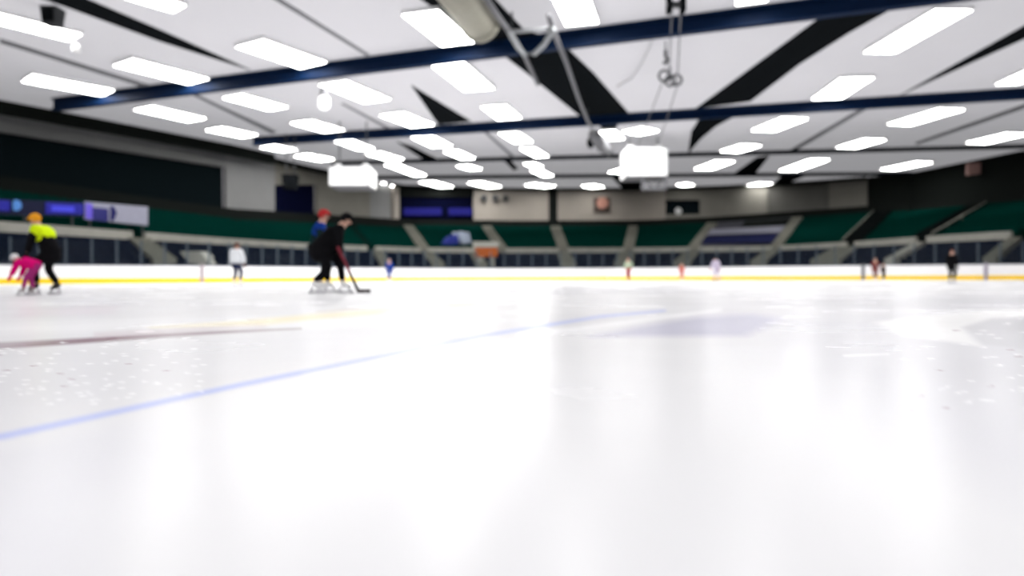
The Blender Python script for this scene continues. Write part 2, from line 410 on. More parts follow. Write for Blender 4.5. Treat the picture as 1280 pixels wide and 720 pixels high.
for i, (a, b, w) in enumerate(LIGHTS):
    L = math.hypot(b[0] - a[0], b[1] - a[1]); sh = min(4.0, L * 0.16)
    ux, uy = (b[0] - a[0]) / L, (b[1] - a[1]) / L
    A = on_z(a[0] + ux * sh, a[1] + uy * sh, ZL); B = on_z(b[0] - ux * sh, b[1] - uy * sh, ZL)
    d = B - A; ln = d.length; d.normalize(); n = Vector((-d.y, d.x, 0)); c = (A + B) / 2
    p1, p2 = proj(c + n * .5), proj(c - n * .5)
    perp = abs((p1[0] - p2[0]) * -uy + (p1[1] - p2[1]) * ux)
    W = max(0.6, min(2.2, (w - 4.5) / max(perp, 1e-3)))
    t = empty('ceiling_light', (c.x, c.y, ZL), lab[i], 'ceiling light', 'glowing ceiling lights under the roof', math.atan2(d.y, d.x))
    rz = math.atan2(d.y, d.x)
    h = MB()
    h.box((c.x, c.y, ZL + 0.06), ln + .1, W + .1, 0.12, rz)
    for s in (-1, 1):
        q = c + n * s * (W / 2 + .03); h.box((q.x, q.y, ZL - 0.02), ln + .1, .04, .1, rz)
        q = c + d * s * (ln / 2 + .03); h.box((q.x, q.y, ZL - 0.02), .04, W + .1, .1, rz)
        q = c + d * s * ln * .35; h.box((q.x, q.y, ZL + .18), .05, .05, CEIL - ZL - .18, rz)
    h.build('housing', M_HOUS, t)
    g = MB(); nt_ = 3
    g.box((c.x, c.y, ZL), ln, W, 0.05, rz)
    g.build('diffuser', M_LIGHT if (A.y + B.y) / 2 < 50 else M_LIGHT2, t)

# ceiling lights over and behind the camera (out of the frame): real lamps
for yy in (-18, -8, 2, 12, 21):
    for xx in (-30, -18, -6, 6, 18, 30):
        l = bpy.data.lights.new('lamp', 'AREA'); l.shape = 'RECTANGLE'; l.size = 1.3; l.size_y = 5
        l.energy = 17.0 * 1.3 * 5 * math.pi * 0.52; l.color = (1, .99, .97)
        o = bpy.data.objects.new('lamp', l); COL.objects.link(o); o.location = (xx + (2 if yy % 4 else 0), yy, ZL - .03)

# ------------------------------------------------------------------ walls
def wall_strip(name, px0, px1, m, z0=None, z1=CEIL, thick=0.4, off=0.0, step=25, y0=None, y1=None, kind='structure', parent=None, ledgeoff=0):
    """wall following the bowl; z from numbers or from survey heights y0 (bottom) and y1 (top)"""
    mb = MB(); n = max(1, int(abs(px1 - px0) / step))
    xs = [px0 + (px1 - px0) * i / n for i in range(n + 1)]
    P = []
    for x in xs:
        p = back(x); zb = (at(x, y0, p.y).z if y0 is not None else (basez(x) - (1.3 if z1 is None else 0.6) if z0 is None else z0))
        zt = (at(x, y1, p.y).z if y1 is not None else (basez(x) + .05 if z1 is None else z1))
        dx = back(x + 3) - back(x - 3); nn = Vector((-dx.y, dx.x, 0)).normalized()   # away from rink
        P.append((p + nn * off, nn, zb, zt))
    for (p, nn, zb, zt), (q, mm, yb, yt) in zip(P[:-1], P[1:]):
        mb.hexa([Vector((p.x, p.y, zb)), Vector((q.x, q.y, yb)), Vector((q.x, q.y, yb)) + mm * thick, Vector((p.x, p.y, zb)) + nn * thick],
                [Vector((p.x, p.y, zt)), Vector((q.x, q.y, yt)), Vector((q.x, q.y, yt)) + mm * thick, Vector((p.x, p.y, zt)) + nn * thick])
    o = mb.build(name, m, parent)
    if kind: tag(o, kind=kind)
    return o
wall_strip('wall_left', -120, 283, M_WGREY, y0=None, z0=11.1)
wall_strip('window_1', -120, 283, M_GLASSD, off=0.5, z0=6.2, z1=11.15, thick=0.1)
wall_strip('wall_left', 283, 344, M_WLGREY)
wall_strip('wall_left', 344, 397, M_WTAUPE, y0=231)
wall_strip('window_2', 344, 397, M_GLASSN, off=0.45, z0=6.4, z1=11.5, thick=0.1)
wall_strip('wall_back', 397, 463, M_WTAUPE)
wall_strip('wall_back', 463, 489, M_WLGREY)
wall_strip('trim_20', 489, 496, M_WCREAM, off=-0.5, thick=0.9, z1=12.6)
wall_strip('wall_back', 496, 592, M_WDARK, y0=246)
wall_strip('window_3', 496, 592, M_GLASSN, off=0.45, z0=7.0, z1=12.2, thick=0.1)
wall_strip('wall_back', 592, 686, M_WCREAM, off=-0.3, thick=0.7)
wall_strip('trim_21', 686, 697, M_WDARK, off=-0.1)
wall_strip('wall_back', 697, 832, M_WCREAM, off=-0.3, thick=0.7)
wall_strip('wall_back', 832, 875, M_WTAUPE, off=-0.3, thick=0.7, y0=250)
wall_strip('wall_back', 832, 875, M_WTAUPE, off=-0.3, thick=0.7, y1=268)
wall_strip('window_4', 832, 875, M_GLASSD, off=0.3, z0=8.5, z1=12.2, thick=0.1)
wall_strip('wall_back', 875, 960, M_WTAUPE, off=-0.3, thick=0.7)
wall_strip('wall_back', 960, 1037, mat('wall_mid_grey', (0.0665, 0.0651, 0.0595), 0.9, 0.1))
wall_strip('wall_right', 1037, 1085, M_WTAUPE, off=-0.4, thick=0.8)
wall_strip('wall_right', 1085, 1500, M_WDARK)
wall_strip('trim_22', 480, 1085, M_WDARK, off=-0.7, z0=12.65, z1=CEIL, thick=0.5)
wall_strip('trim_23', -120, 325, M_WDARK, off=-2.0, z0=12.05, z1=CEIL, thick=0.5)
wall_strip('trim_24', 318, 412, M_WDARK, off=-0.5, z0=12.55, z1=CEIL, thick=0.5)
wall_strip('trim_25', -120, 1500, M_WDARK, off=-.9, z0=None, thick=.6, z1=None)  # dark strip stands in for the shadow below the back wall
# the enclosure behind the viewer
def plain_wall(name, a, b, m, z1=CEIL):
    a, b = Vector(a), Vector(b); d = (b - a).normalized(); n = Vector((-d.y, d.x, 0)) * .3
    mb = MB(); mb.hexa([a, b, b + n, a + n], [v + Vector((0, 0, z1)) for v in (a, b, b + n, a + n)])
    tag(mb.build(name, m), kind='structure')
pl, pr = back(-120), back(1500)
plain_wall('wall_left', (pl.x - 9, -25, 0), (pl.x, pl.y, 0), M_WGREY)
plain_wall('wall_right', (pr.x, pr.y, 0), (pr.x + 3, -25, 0), M_WDARK)
plain_wall('wall_front', (pr.x + 3, -25, 0), (pl.x - 9, -25, 0), M_WGREY)

# ------------------------------------------------------------------ seating bowl
UP = [(-60, -170), (172, 139), (463, 437), (529, 509), (627, 607), (704, 694), (786, 792), (868, 892), (971, 999), (1066, 1105), (1153, 1225), (1275, 1392), (1390, 1495)]   # aisle px: (at the parapet, at the back wall)
LOW = [(-60, -50), (172, 215), (472, 484), (533, 550), (594, 603), (703, 712), (784, 779), (866, 851), (966, 946), (1060, 1027), (1152, 1105), (1272, 1225), (1400, 1340)]  # (at the parapet, at the boards)
def upper_pt(b, t, k):
    p = ledge(b); q = back(t); r = lerp(p, q, k); r.z = lerp(LEDGE_Z - .55, basez(t) - 1.15, k); return r
def lower_pt(b, t, k):       # k=0 boards, 1 parapet
    p = boards(t); q = ledge(b)
    d = (q - p); p = p + d.normalized() * min(1.6, d.length * .4)
    q = q - d.normalized() * 0.3
    r = lerp(p, q, k); r.z = lerp(0.9, LEDGE_Z - 1.15, k); return r
def stand(fn, e0, e1, rows, name, label, cat, m_seat, m_tier, gap, group, seat_h, extra=None):
    """one wedge of fixed seats between two aisles"""
    def pt(u, k):
        b = lerp(e0[0], e1[0], u); t = lerp(e0[1], e1[1], u)
        return fn(b, t, k)
    w = (pt(1, 0) - pt(0, 0)).length
    g = gap / max(w, .1)
    nu = max(2, int(w / 3))
    us = [g + (1 - 2 * g) * i / nu for i in range(nu + 1)]
    root = empty(name, pt(.5, 0) * 1.0, label, cat, group)
    tier = MB()
    prof = []
    for r in range(rows):
        prof.append((r, r / rows, (r + 1) / rows))
    for u0, u1 in zip(us[:-1], us[1:]):
        for r, k0, k1 in prof:
            a, b, c, d = pt(u0, k0), pt(u1, k0), pt(u1, k1), pt(u0, k1)
            z = max(a.z, b.z)
            lo = [Vector((v.x, v.y, 0)) for v in (a, b, c, d)]
            a.z = d.z = pt(u0, k0).z; b.z = c.z = pt(u1, k0).z
            tier.hexa(lo, [a, b, c, d])
    tier.build('tier', m_tier, root)
    for r, k0, k1 in prof:
        row = MB()
        a0, a1 = pt(us[0], k0), pt(us[-1], k0)
        ln = (a1 - a0).length; n = max(2, int(ln / 0.56))
        for j in range(n):
            u = us[0] + (us[-1] - us[0]) * (j + .5) / n
            u2 = us[0] + (us[-1] - us[0]) * (j + .95) / n
            p = pt(u, k0); pz = p.z; q = pt(u, k1); dv = Vector((q.x - p.x, q.y - p.y, 0)); tread = dv.length; dv.normalize()
            rz = math.atan2(dv.y, dv.x) - math.pi / 2
            sw = ln / n * 0.9
            dep = min(.45, tread * .5)
            c = p + dv * (tread * .30); row.box((c.x, c.y, pz + .36 * seat_h), sw, dep, .07, rz)
            c = p + dv * (tread * .30 + dep * .5); row.box((c.x, c.y, pz + .36 * seat_h), sw, .07, .52 * seat_h, rz)
            c = p + dv * (tread * .38); row.box((c.x, c.y, pz + .0), .08, .12, .37 * seat_h, rz)
        row.build('seat_row', m_seat, root)
    return root, pt, us
ULAB = ['dark green upper seats at far left, behind the blue screen', 'dark green upper seats left of the black-clad hockey player', 'narrow dark green seat block just right of the black-clad hockey player',
        'dark green seat block with a blue and white sheet on it', 'dark green seat block under the cream press box with small black cameras', 'dark green seat block under the round framed picture',
        'dark green seat block under the recessed dark press window', 'upper seat block covered in grey and navy sheets, right of centre', 'dark green seat block under the pale grey wall box, at the right',
        'dark green seat block between the two black aisles at the right', 'wide dark green seat block at the right edge', 'dark green seats cut off by the right edge']
for i in range(12):
    if i == 11: continue
    e0 = UP[i]; e1 = UP[i + 1]
    ms = M_GREEN if i != 7 else M_GREYSEAT
    root, pt, us = stand(upper_pt, e0, e1, 9, 'upper_seating_block', ULAB[i], 'seating block', ms, M_TIERD, 0.55, 'upper seating blocks of the arena bowl', 1.0)
    # parapet in front of the block
    pa = MB(); n = len(us) - 1
    for u0, u1 in zip(us[:-1], us[1:]):
        a, b = pt(u0, 0), pt(u1, 0); d = (b - a); nn = Vector((d.y, -d.x, 0)).normalized()
        z0, z1 = LEDGE_Z - .70, LEDGE_Z
        q = [a + nn * .35, b + nn * .35, b + nn * .05, a + nn * .05]
        pa.hexa([Vector((v.x, v.y, z0)) for v in q], [Vector((v.x, v.y, z1)) for v in q])
    pa.build('parapet', M_CONC, root)
    un = MB()
    for u0, u1 in zip(us[:-1], us[1:]):
        a, b = pt(u0, 0), pt(u1, 0); d = (b - a); nn = Vector((d.y, -d.x, 0)).normalized()
        q = [a + nn * .2, b + nn * .2, b + nn * .05, a + nn * .05]
        un.hexa([Vector((v.x, v.y, 0)) for v in q], [Vector((v.x, v.y, LEDGE_Z - .69)) for v in q])
    un.build('parapet_base', M_TIERN, root)
    if i == 7:
        sh = MB()
        for k0, k1 in ((0.05, 0.32),):
            a, b, c, d = pt(.06, k0), pt(.94, k0), pt(.94, k1), pt(.06, k1)
            for v in (a, b, c, d): v.z += .75
            sh.hexa([a, b, c, d], [v + Vector((0, 0, .06)) for v in (a, b, c, d)])
        sh.build('seat_cover', M_NAVYCLOTH, root)
        sh = MB(); a, b, c, d = pt(.06, .36), pt(.94, .36), pt(.94, .58), pt(.06, .58)
        for v in (a, b, c, d): v.z += .78
        sh.hexa([a, b, c, d], [v + Vector((0, 0, .06)) for v in (a, b, c, d)])
        sh.build('seat_cover', mat('cover_lilac', (0.10, 0.10, 0.125), .8), root)
        sh = MB(); a, b, c, d = pt(.4, .62), pt(.94, .62), pt(.94, .86), pt(.4, .86)
        for v in (a, b, c, d): v.z += .78
        sh.hexa([a, b, c, d], [v + Vector((0, 0, .06)) for v in (a, b, c, d)])
        sh.build('seat_cover', M_WDARK, root)
LLAB = ['dark navy lower seats at far left, behind the bright-vested adult', 'dark navy lower seats behind the skater in the white jacket', 'narrow navy lower seats above the small skater in blue',
        'navy lower seats left of the orange-brown panel', 'navy lower seats right of the orange-brown panel', 'navy lower seats behind the boards at mid picture, left of the green-topped skater',
        'navy lower seats right of the green-topped skater', 'navy lower seats behind the skater in the white jersey', 'navy lower seats right of the white jersey skater, beside a wide stair',
        'navy lower seats behind the pair of small dark skaters', 'navy lower seats behind the skater in the black jacket', 'navy lower seats at the right edge behind the boards']
for i in range(12):
    stand(lower_pt, LOW[i], LOW[i + 1], 6, 'lower_seating_block', LLAB[i], 'seating block', M_NSEAT, M_TIERN, 0.5, 'lower seating blocks behind the rink glass', 0.9)

# aisle stairs
def stairs(fn, e, label, m, width, steps=14, shift=0.0, name='aisle_stairs', rail=False):
    def P(k): return fn(e[0], e[1], k * (.95 if fn is upper_pt else 1))
    mb = MB()
    ax = (fn(e[0] + 6, e[1] + 6, .5) - fn(e[0] - 6, e[1] - 6, .5)); ax.z = 0; ax.normalize()
    for s in range(steps):
        k0, k1 = s / steps, (s + 1) / steps
        a, b = P(k0), P(k1); z = b.z + .10 + shift
        q = [a - ax * width / 2, a + ax * width / 2, b + ax * width / 2, b - ax * width / 2]
        mb.hexa([Vector((v.x, v.y, 0)) for v in q], [Vector((v.x, v.y, z)) for v in q])
    t = empty(name, P(0), label, 'stairs', 'concrete aisle stairs of the arena bowl')
    mb.build('steps', m, t)
    if rail:
        r = MB()
        for sd in (rail,):
            pts = [P(k) + ax * sd * width / 2 + Vector((0, 0, .8)) for k in (0, .25, .5, .75, 1)]
            r.tube(pts, .07, 6)
            for p in pts: r.tube([p - Vector((0, 0, .8)), p], .04, 6)
        r.build('handrail', M_AISLE, t)
    return t
ALAB = ['faint dark aisle stairs behind the blue screen banner', 'dark narrow aisle stairs just right of the black-clad hockey player', 'pale aisle stairs leading up to the dark press opening with blue band',
        'pale aisle stairs above the orange-brown panel', 'pale aisle stairs under the dark gap in the press boxes', 'pale aisle stairs above the green-topped skater',
        'long pale aisle stairs left of the covered grey seats', 'pale aisle stairs right of the covered grey seats', 'black aisle stairs under the black end of the back wall', 'black diagonal aisle stairs toward the right edge']
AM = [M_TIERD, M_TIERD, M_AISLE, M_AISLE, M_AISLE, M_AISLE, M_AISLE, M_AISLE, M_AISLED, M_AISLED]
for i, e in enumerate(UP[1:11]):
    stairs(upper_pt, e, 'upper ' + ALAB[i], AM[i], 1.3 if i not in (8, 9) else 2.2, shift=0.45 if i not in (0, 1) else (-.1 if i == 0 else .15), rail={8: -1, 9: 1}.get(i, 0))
BLAB = ['pale diagonal stairs low at left, under the white banner', 'pale narrow stairs directly above the small blue skater', 'pale lower stairs right of the small blue skater', 'cream stairs left beside the orange-brown panel',
        'pale lower stairs at mid picture left of the green-topped skater', 'pale lower stairs directly behind the green-topped skater', 'pale lower stairs behind the small red skater', 'pale lower stairs right of the white jersey skater',
        'wide pale lower stairs left of the pair of small dark skaters', 'pale diagonal lower stairs up from the pair of small dark skaters', 'pale diagonal lower stairs right of the black jacket skater']
for i, e in enumerate(LOW[1:12]):
    stairs(lower_pt, e, BLAB[i], M_AISLE if i != 9 else M_CONC, [1.6, 1.1, 1.2, 1.2, 1.4, 1.8, 1.5, 1.5, 2.3, .8, .8][i], 9, 0.55)
# concrete landing at left
def px_block(name, corners, d0, depth, m, label=None, cat=None, parent=None):
    mb = MB(); q = [at(x, y, d0) for x, y in corners]; n = len(q)
    bk = [at(x, y, d0) + Vector((0, depth, 0)) for x, y in corners]
    mb.add(q + bk, [tuple(range(n)), tuple(range(2 * n - 1, n - 1, -1))] + [(i, (i + 1) % n, n + (i + 1) % n, n + i) for i in range(n)])
    o = mb.build(name, m, parent)
    if label: tag(o, label, cat)
    return o
px_block('concrete_landing', [(224, 314), (250, 314), (263, 331), (238, 331)], 46.6, 1.5, M_CONC, 'cream slanted concrete landing above the white boards at left', 'landing')

# ------------------------------------------------------------------ rink boards and glass
def rink():
    t = empty('rink_boards', boards(640), 'white rink boards with a yellow kick strip and glass panes on top', 'rink boards')
    pts = []; px = -60
    while px <= 1340: pts.append(boards(px)); px += 4
    left = [Vector((-36, -15, 0)), Vector((-36, 20, 0)), Vector((-34.5, 30, 0))]
    right = [Vector((39.5, 40, 0)), Vector((41, 30, 0)), Vector((41, -15, 0))]
    pts = left + pts + right
    # resample evenly
    L = [0]
    for a, b in zip(pts[:-1], pts[1:]): L.append(L[-1] + (b - a).length)
    def pos(s):
        j = min(max(int(np.searchsorted(L, s)) - 1, 0), len(L) - 2)
        return lerp(pts[j], pts[j + 1], (s - L[j]) / (L[j + 1] - L[j]))
    def strip(z0, z1, th, off, name, m, ds=1.0):
        mb = MB(); n = int(L[-1] / ds); P = [pos(L[-1] * i / n) for i in range(n + 1)]
        N = []
        for i in range(n + 1):
            d = P[min(i + 1, n)] - P[max(i - 1, 0)]; N.append(Vector((d.y, -d.x, 0)).normalized())    # towards the ice
        for i in range(n):
            q = [P[i] + N[i] * (off + th), P[i + 1] + N[i + 1] * (off + th), P[i + 1] + N[i + 1] * off, P[i] + N[i] * off]
            mb.hexa([Vector((v.x, v.y, z0)) for v in q], [Vector((v.x, v.y, z1)) for v in q])
        mb.build(name, m, t)
    strip(0.0, 1.12, .10, -.10, 'board_panel', M_BOARD)
    strip(0.02, 0.34, .015, 0, 'kick_strip', M_YEL)
    strip(1.12, 1.18, .16, -.13, 'cap_rail', M_CAP)
    s0 = L[len(left)]; s1 = L[-1 - len(right)]
    n = 64
    for i in range(n + 1):
        s = s0 + (s1 - s0) * i / n; p = pos(s); d = pos(min(s + .2, L[-1])) - pos(s - .2); rz = math.atan2(d.y, d.x)
        nn = Vector((d.y, -d.x, 0)).normalized(); p = p - nn * .05
        mb = MB(); mb.box((p.x, p.y, 1.18), .11, .07, 1.55, rz); mb.build('glass_post', M_POST, t)
        if i < n:
            q = pos(s + (s1 - s0) / n) - nn * .05
            e = (q - p); ln = e.length; e.normalize()
            mb = MB(); c = (p + q) / 2
            mb.add([p + e * .07 + Vector((0, 0, 1.18)), q - e * .07 + Vector((0, 0, 1.18)), q - e * .07 + Vector((0, 0, 2.65)), p + e * .07 + Vector((0, 0, 2.65))], [(0, 1, 2, 3)])
            mb.build('glass_pane', M_GLASS, t)
    # gate jambs seen as darker uprights in the boards
    for px, m in ((253.5, mat('jamb_mauve', (.40, .34, .36), .6)), (1231, mat('jamb_lilac', (.36, .33, .40), .6)), (1078, M_STEEL)):
        p = boards(px); mb = MB(); mb.box((p.x, p.y - .1, .02), .2, .1, 1.22, 0); mb.build('gate_jamb', m, t)
rink()

# orange-brown panel on posts
t = empty('panel_stand', at(608, 336, 66.5), 'orange-brown panel on two cream posts behind the boards', 'stand')
px_block('panel', [(594, 309), (622, 309), (622, 321), (594, 321)], 66.3, .3, M_ORANGE, parent=t)
px_block('top_beam', [(591, 302), (623, 302), (623, 309), (591, 309)], 66.2, .5, M_CONC, parent=t)
for x in (600, 615): px_block('post', [(x - 3.5, 321), (x + 3, 321), (x + 4, 345), (x - 1, 345)], 66.4, .3, M_CONC, parent=t)

# ------------------------------------------------------------------ screens and banners
def panel(name, px0, px1, yt0, yb0, yt1, yb1, d0, d1, th, m, parent=None, push=0.0):
    a, b = at(px0, yb0, d0), at(px1, yb1, d1); c, d = at(px1, yt1, d1), at(px0, yt0, d0)
    e = b - a; nn = Vector((e.y, -e.x, 0)).normalized()
    sh = nn * push
    mb = MB(); mb.hexa([a + sh, b + sh, b + sh - nn * th, a + sh - nn * th], [d + sh, c + sh, c + sh - nn * th, d + sh - nn * th])
    return mb.build(name, m, parent)
def dl(px): return depth_of(LEDGE, px) - .05
t = empty('led_screen', at(50, 268, dl(50)), 'long glowing blue screen strip above the left parapet', 'screen')
panel('casing', -60, 106, 246, 267, 253, 271, dl(-60), dl(106), .15, M_LEDK, t)
panel('lit_field', -20, 12, 249, 262, 251, 264, dl(-20), dl(12), .03, M_LEDB, t, .03)
panel('lit_field', 57, 104, 253, 267, 255, 268, dl(57), dl(104), .03, M_LEDB, t, .03)
panel('lettering', 64, 92, 257, 263.5, 258.5, 265, dl(64), dl(92), .03, M_LEDB2, t, .06)
c = at(20, 257, dl(20)) + Vector((.1, -.12, 0)); mb = MB(); mb.ball(c, .34, (1, .1, 1)); mb.build('emblem', M_LEDC, t)
for x in (-30, 30, 90):
    p = at(x, 262, dl(x) + .12); mb = MB(); mb.box((p.x, p.y, LEDGE_Z - .6), .1, .1, p.z - LEDGE_Z + .6); mb.build('support', M_STEELD, t)
t = empty('banner_board', at(146, 283, dl(146)), 'pale grey banner with a navy shape on the left parapet', 'banner')
panel('board', 106, 185, 252, 274, 258.5, 282, dl(106), dl(185), .1, M_BANNER, t)
panel('violet_patch', 107, 115, 254, 273, 255, 274, dl(107), dl(115), .03, M_BANVIO, t, .03)
panel('navy_patch', 115, 135, 259, 275, 261, 277, dl(115), dl(135), .03, M_BANNAVY, t, .03)
q = [at(x, y, dl(140)) + Vector((.05, -.06, 0)) for x, y in ((135, 258), (142, 258), (146, 266), (142, 276), (135, 276))]
mb = MB(); mb.add(q + [v + Vector((.03, -.06, 0)) for v in q], [(0, 1, 2, 3, 4), (9, 8, 7, 6, 5)] + [(i, (i + 1) % 5, 5 + (i + 1) % 5, 5 + i) for i in range(5)]); mb.build('navy_emblem', M_BANNAVY, t)
for x in (112, 178):
    p = at(x, 272, dl(x) + .12); mb = MB(); mb.box((p.x, p.y, LEDGE_Z - .6), .1, .1, p.z - LEDGE_Z + .6); mb.build('support', M_STEELD, t)
# blue band in the press opening
dB = lambda x: depth_of(BACK, x) - .5
t = empty('blue_ribbon', at(547, 268, dB(547)), 'glowing dark blue band across the dark press opening', 'screen')
panel('band', 505, 552, 260, 269, 260, 269, dB(505), dB(552), .1, mat('ribbon_blue', (.003, .003, .03), .5, emit=.11, emit_col=(.02, .02, .8)), t)
panel('band', 561, 590, 260, 269, 260, 269, dB(561), dB(590), .1, MATS['ribbon_blue'], t)
# blue and white sheet on the seats
t = empty('draped_sheet', at(570, 306, 83), 'blue and white sheet draped over green seats', 'sheet')
def drape(pts_px, d, m, nm):
    mb = MB(); n = 7
    G = []
    for i in range(n + 1):
        for j in range(4):
            u, v = i / n, j / 3
            x = lerp(lerp(pts_px[0][0], pts_px[1][0], u), lerp(pts_px[3][0], pts_px[2][0], u), v)
            y = lerp(lerp(pts_px[0][1], pts_px[1][1], u), lerp(pts_px[3][1], pts_px[2][1], u), v)
            G.append(at(x, y + .7 * math.sin(u * 9 + j), d - v * .9 + .2 * math.sin(u * 11)))
    fs = [(i * 4 + j, (i + 1) * 4 + j, (i + 1) * 4 + j + 1, i * 4 + j + 1) for i in range(n) for j in range(3)]
    mb.add(G, fs); o = mb.build(nm, m, t, True)
    md = o.modifiers.new('thick', 'SOLIDIFY'); md.thickness = .06
drape([(556, 297), (572, 292), (574, 306), (550, 306)], 82.3, mat('sheet_blue', (.01, .015, .10), .8), 'blue_half')
drape([(565, 290), (586, 290), (590, 305), (570, 305)], 82.9, mat('sheet_white', (.14, .16, .20), .8), 'white_half')
# press box details
def dbk(x, o=0.5): return depth_of(BACK, x) - o
t = empty('framed_picture', at(752, 266, dbk(752)), 'dark framed picture with a pale red round blot on the cream wall', 'picture')
panel('frame', 742, 763, 247, 266, 247, 266, dbk(742), dbk(763), .12, mat('frame_brown', (.045, .035, .03), .6), t)
mb = MB(); mb.ball(at(753, 254, dbk(752)) + Vector((0, -.2, 0)), .85, (1, .08, 1)); mb.build('round_blot', mat('blot_pink', (.26, .13, .10), .6), t)
mb = MB(); mb.ball(at(848, 264, dbk(848, .4)), .5, (1, .2, 1)); tag(mb.build('white_lamp', mat('lamp_white', (.3, .3, .3), .5)), 'small round white lamp in the recessed press window', 'lamp')
for k, (x, y) in enumerate(((605, 248), (619, 247.5), (632, 248))):
    d = dbk(x, .75)
    t = empty('press_camera', at(x, y + 5, d), ['leftmost', 'middle', 'rightmost'][k] + ' of three small black cameras on the cream press box', 'camera', 'small black cameras on the press box')
    mb = MB(); c = at(x, y, d); mb.box((c.x, c.y, c.z - .35), .75, .5, .75); mb.build('camera_body', M_STEELD, t)
    mb = MB(); mb.tube([c + Vector((0, -.25, 0)), c + Vector((0, -.65, 0))], .2, 10); mb.build('lens', M_BLACK, t)
    mb = MB(); mb.tube([c + Vector((0, 0, -.35)), c + Vector((0, 0, -.8))], .06, 6); mb.build('mount', M_STEELD, t)
px_block('wall_sign', [(1210, 204), (1226, 203), (1226, 217), (1210, 219)], 74, .3, M_PINKSIGN, 'small dull pink sign high on the dark right wall', 'sign')

# ------------------------------------------------------------------ hanging things
def hung_speaker(px, py, d, w, h, label, m=M_STEELD):
    c = at(px, py, d); t = empty('hanging_speaker', c, label, 'speaker')
    mb = MB(); mb.hexa([c + Vector((x * w * .4, y * w * .4, -h / 2)) for x, y in ((-1, -1), (1, -1), (1, 1), (-1, 1))], [c + Vector((x * w * .5, y * w * .5, h / 2)) for x, y in ((-1, -1), (1, -1), (1, 1), (-1, 1))]); mb.build('cabinet', m, t)
    mb = MB(); mb.box((c.x, c.y - w * .47, c.z - h * .35), w * .66, .05, h * .7); mb.build('grille', M_BLACK, t)
    mb = MB()
    for s in (-1, 1): mb.tube([c + Vector((s * w * .3, 0, h / 2)), Vector((c.x + s * w * .3, c.y, CEIL))], .05, 6)
    mb.build('bracket', M_STEELD, t); return t
hung_speaker(66, 21, 32, .75, .85, 'black speaker hanging from the ceiling at top left')
hung_speaker(363, 228, 60, 1.2, 1.3, 'black speaker cluster hanging by the left dark opening', M_BLACK)
# pendant lamp
c = at(405, 128, 45); t = empty('pendant_lamp', c, 'white hanging bulb lamp with dark cap below the nearest beam', 'lamp')
mb = MB(); mb.tube([c + Vector((0, 0, -.45)), c + Vector((0, 0, -.3)), c + Vector((0, 0, .25)), c + Vector((0, 0, .4))], [.2, .36, .36, .22], 14); mb.build('globe', mat('globe_white', (.9, .9, .9), .4, emit=.9), t, True)
mb = MB(); mb.tube([c + Vector((0, 0, .4)), c + Vector((0, 0, .95))], [.28, .2], 12); mb.build('cap', M_STEEL, t, True)
mb = MB(); mb.tube([c + Vector((0, 0, .9)), Vector((c.x, c.y, CEIL))], .04, 6); mb.build('cord', M_STEELD, t)
c = on_z(95, 58, 12.3); t = empty('spot_lamp', c, 'small pale spot lamp under the leftmost ceiling light', 'lamp')
mb = MB(); mb.tube([c + Vector((0, 0, -.25)), c + Vector((0, 0, .1))], [.22, .14], 12); mb.build('shade', M_HOUS, t, True)
mb = MB(); mb.tube([c + Vector((0, 0, .1)), Vector((c.x, c.y, CEIL))], .03, 6); mb.build('stem', M_STEEL, t)

# scoreboards
def scoreboard(x0, x1, y0, y1, d, label, under):
    a = at(x0, y1, d); b = at(x1, y0, d); w = b.x - a.x; h = b.z - a.z; c = Vector(((a.x + b.x) / 2, d, a.z))
    t = empty('scoreboard', c, label, 'scoreboard', 'white hanging scoreboards')
    mb = MB(); mb.box((c.x, c.y + w / 2, c.z), w, w * .9, h); mb.build('cabinet', M_STEEL, t)
    for rz in (0, math.pi / 2, -math.pi / 2):
        q = Vector((math.sin(rz) * (w / 2 + .05), -math.cos(rz) * (w * .45 + .05), 0)); o = Vector((c.x, c.y + w / 2, c.z + .12))
        mb = MB(); mb.box((o.x + q.x, o.y + q.y, o.z), (w if rz == 0 else w * .9) * .96, .08, h - .24, rz); mb.build('display', M_SCORE, t)
    for s in (-1, 1):
        mb = MB(); mb.box((c.x + s * w * .36, c.y + w / 2, c.z + h), w * .14, w * .5, .25); mb.build('lifting_lug', M_SCORE, t)
        mb = MB(); mb.tube([Vector((c.x + s * w * .36, c.y + w / 2, c.z + h + .2)), Vector((c.x + s * w * .36, c.y + w / 2, CEIL))], .06, 6); mb.build('cable', M_STEELD, t)
    if under:
        mb = MB(); zz = c.z - 1.05
        for s in (-.1, .48):
            mb.tube([Vector((c.x + s * w, c.y + .4, c.z)), Vector((c.x + s * w, c.y + .4, zz))], .12, 8)
        mb.tube([Vector((c.x - .1 * w, c.y + .4, zz)), Vector((c.x + .48 * w, c.y + .4, zz))], .12, 8)
        mb.tube([Vector((c.x - .1 * w, c.y + .4, c.z)), Vector((c.x + .2 * w, c.y + .4, zz))], .09, 8)
        mb.tube([Vector((c.x + .48 * w, c.y + .4, c.z)), Vector((c.x + .2 * w, c.y + .4, zz))], .09, 8)
        mb.build('lower_frame', M_STEEL, t)
    return t
scoreboard(784, 834, 183, 221, 60, 'larger bright white scoreboard hanging right of centre', True)
scoreboard(412, 460, 207, 233, 54, 'smaller bright white scoreboard hanging left of centre', False)

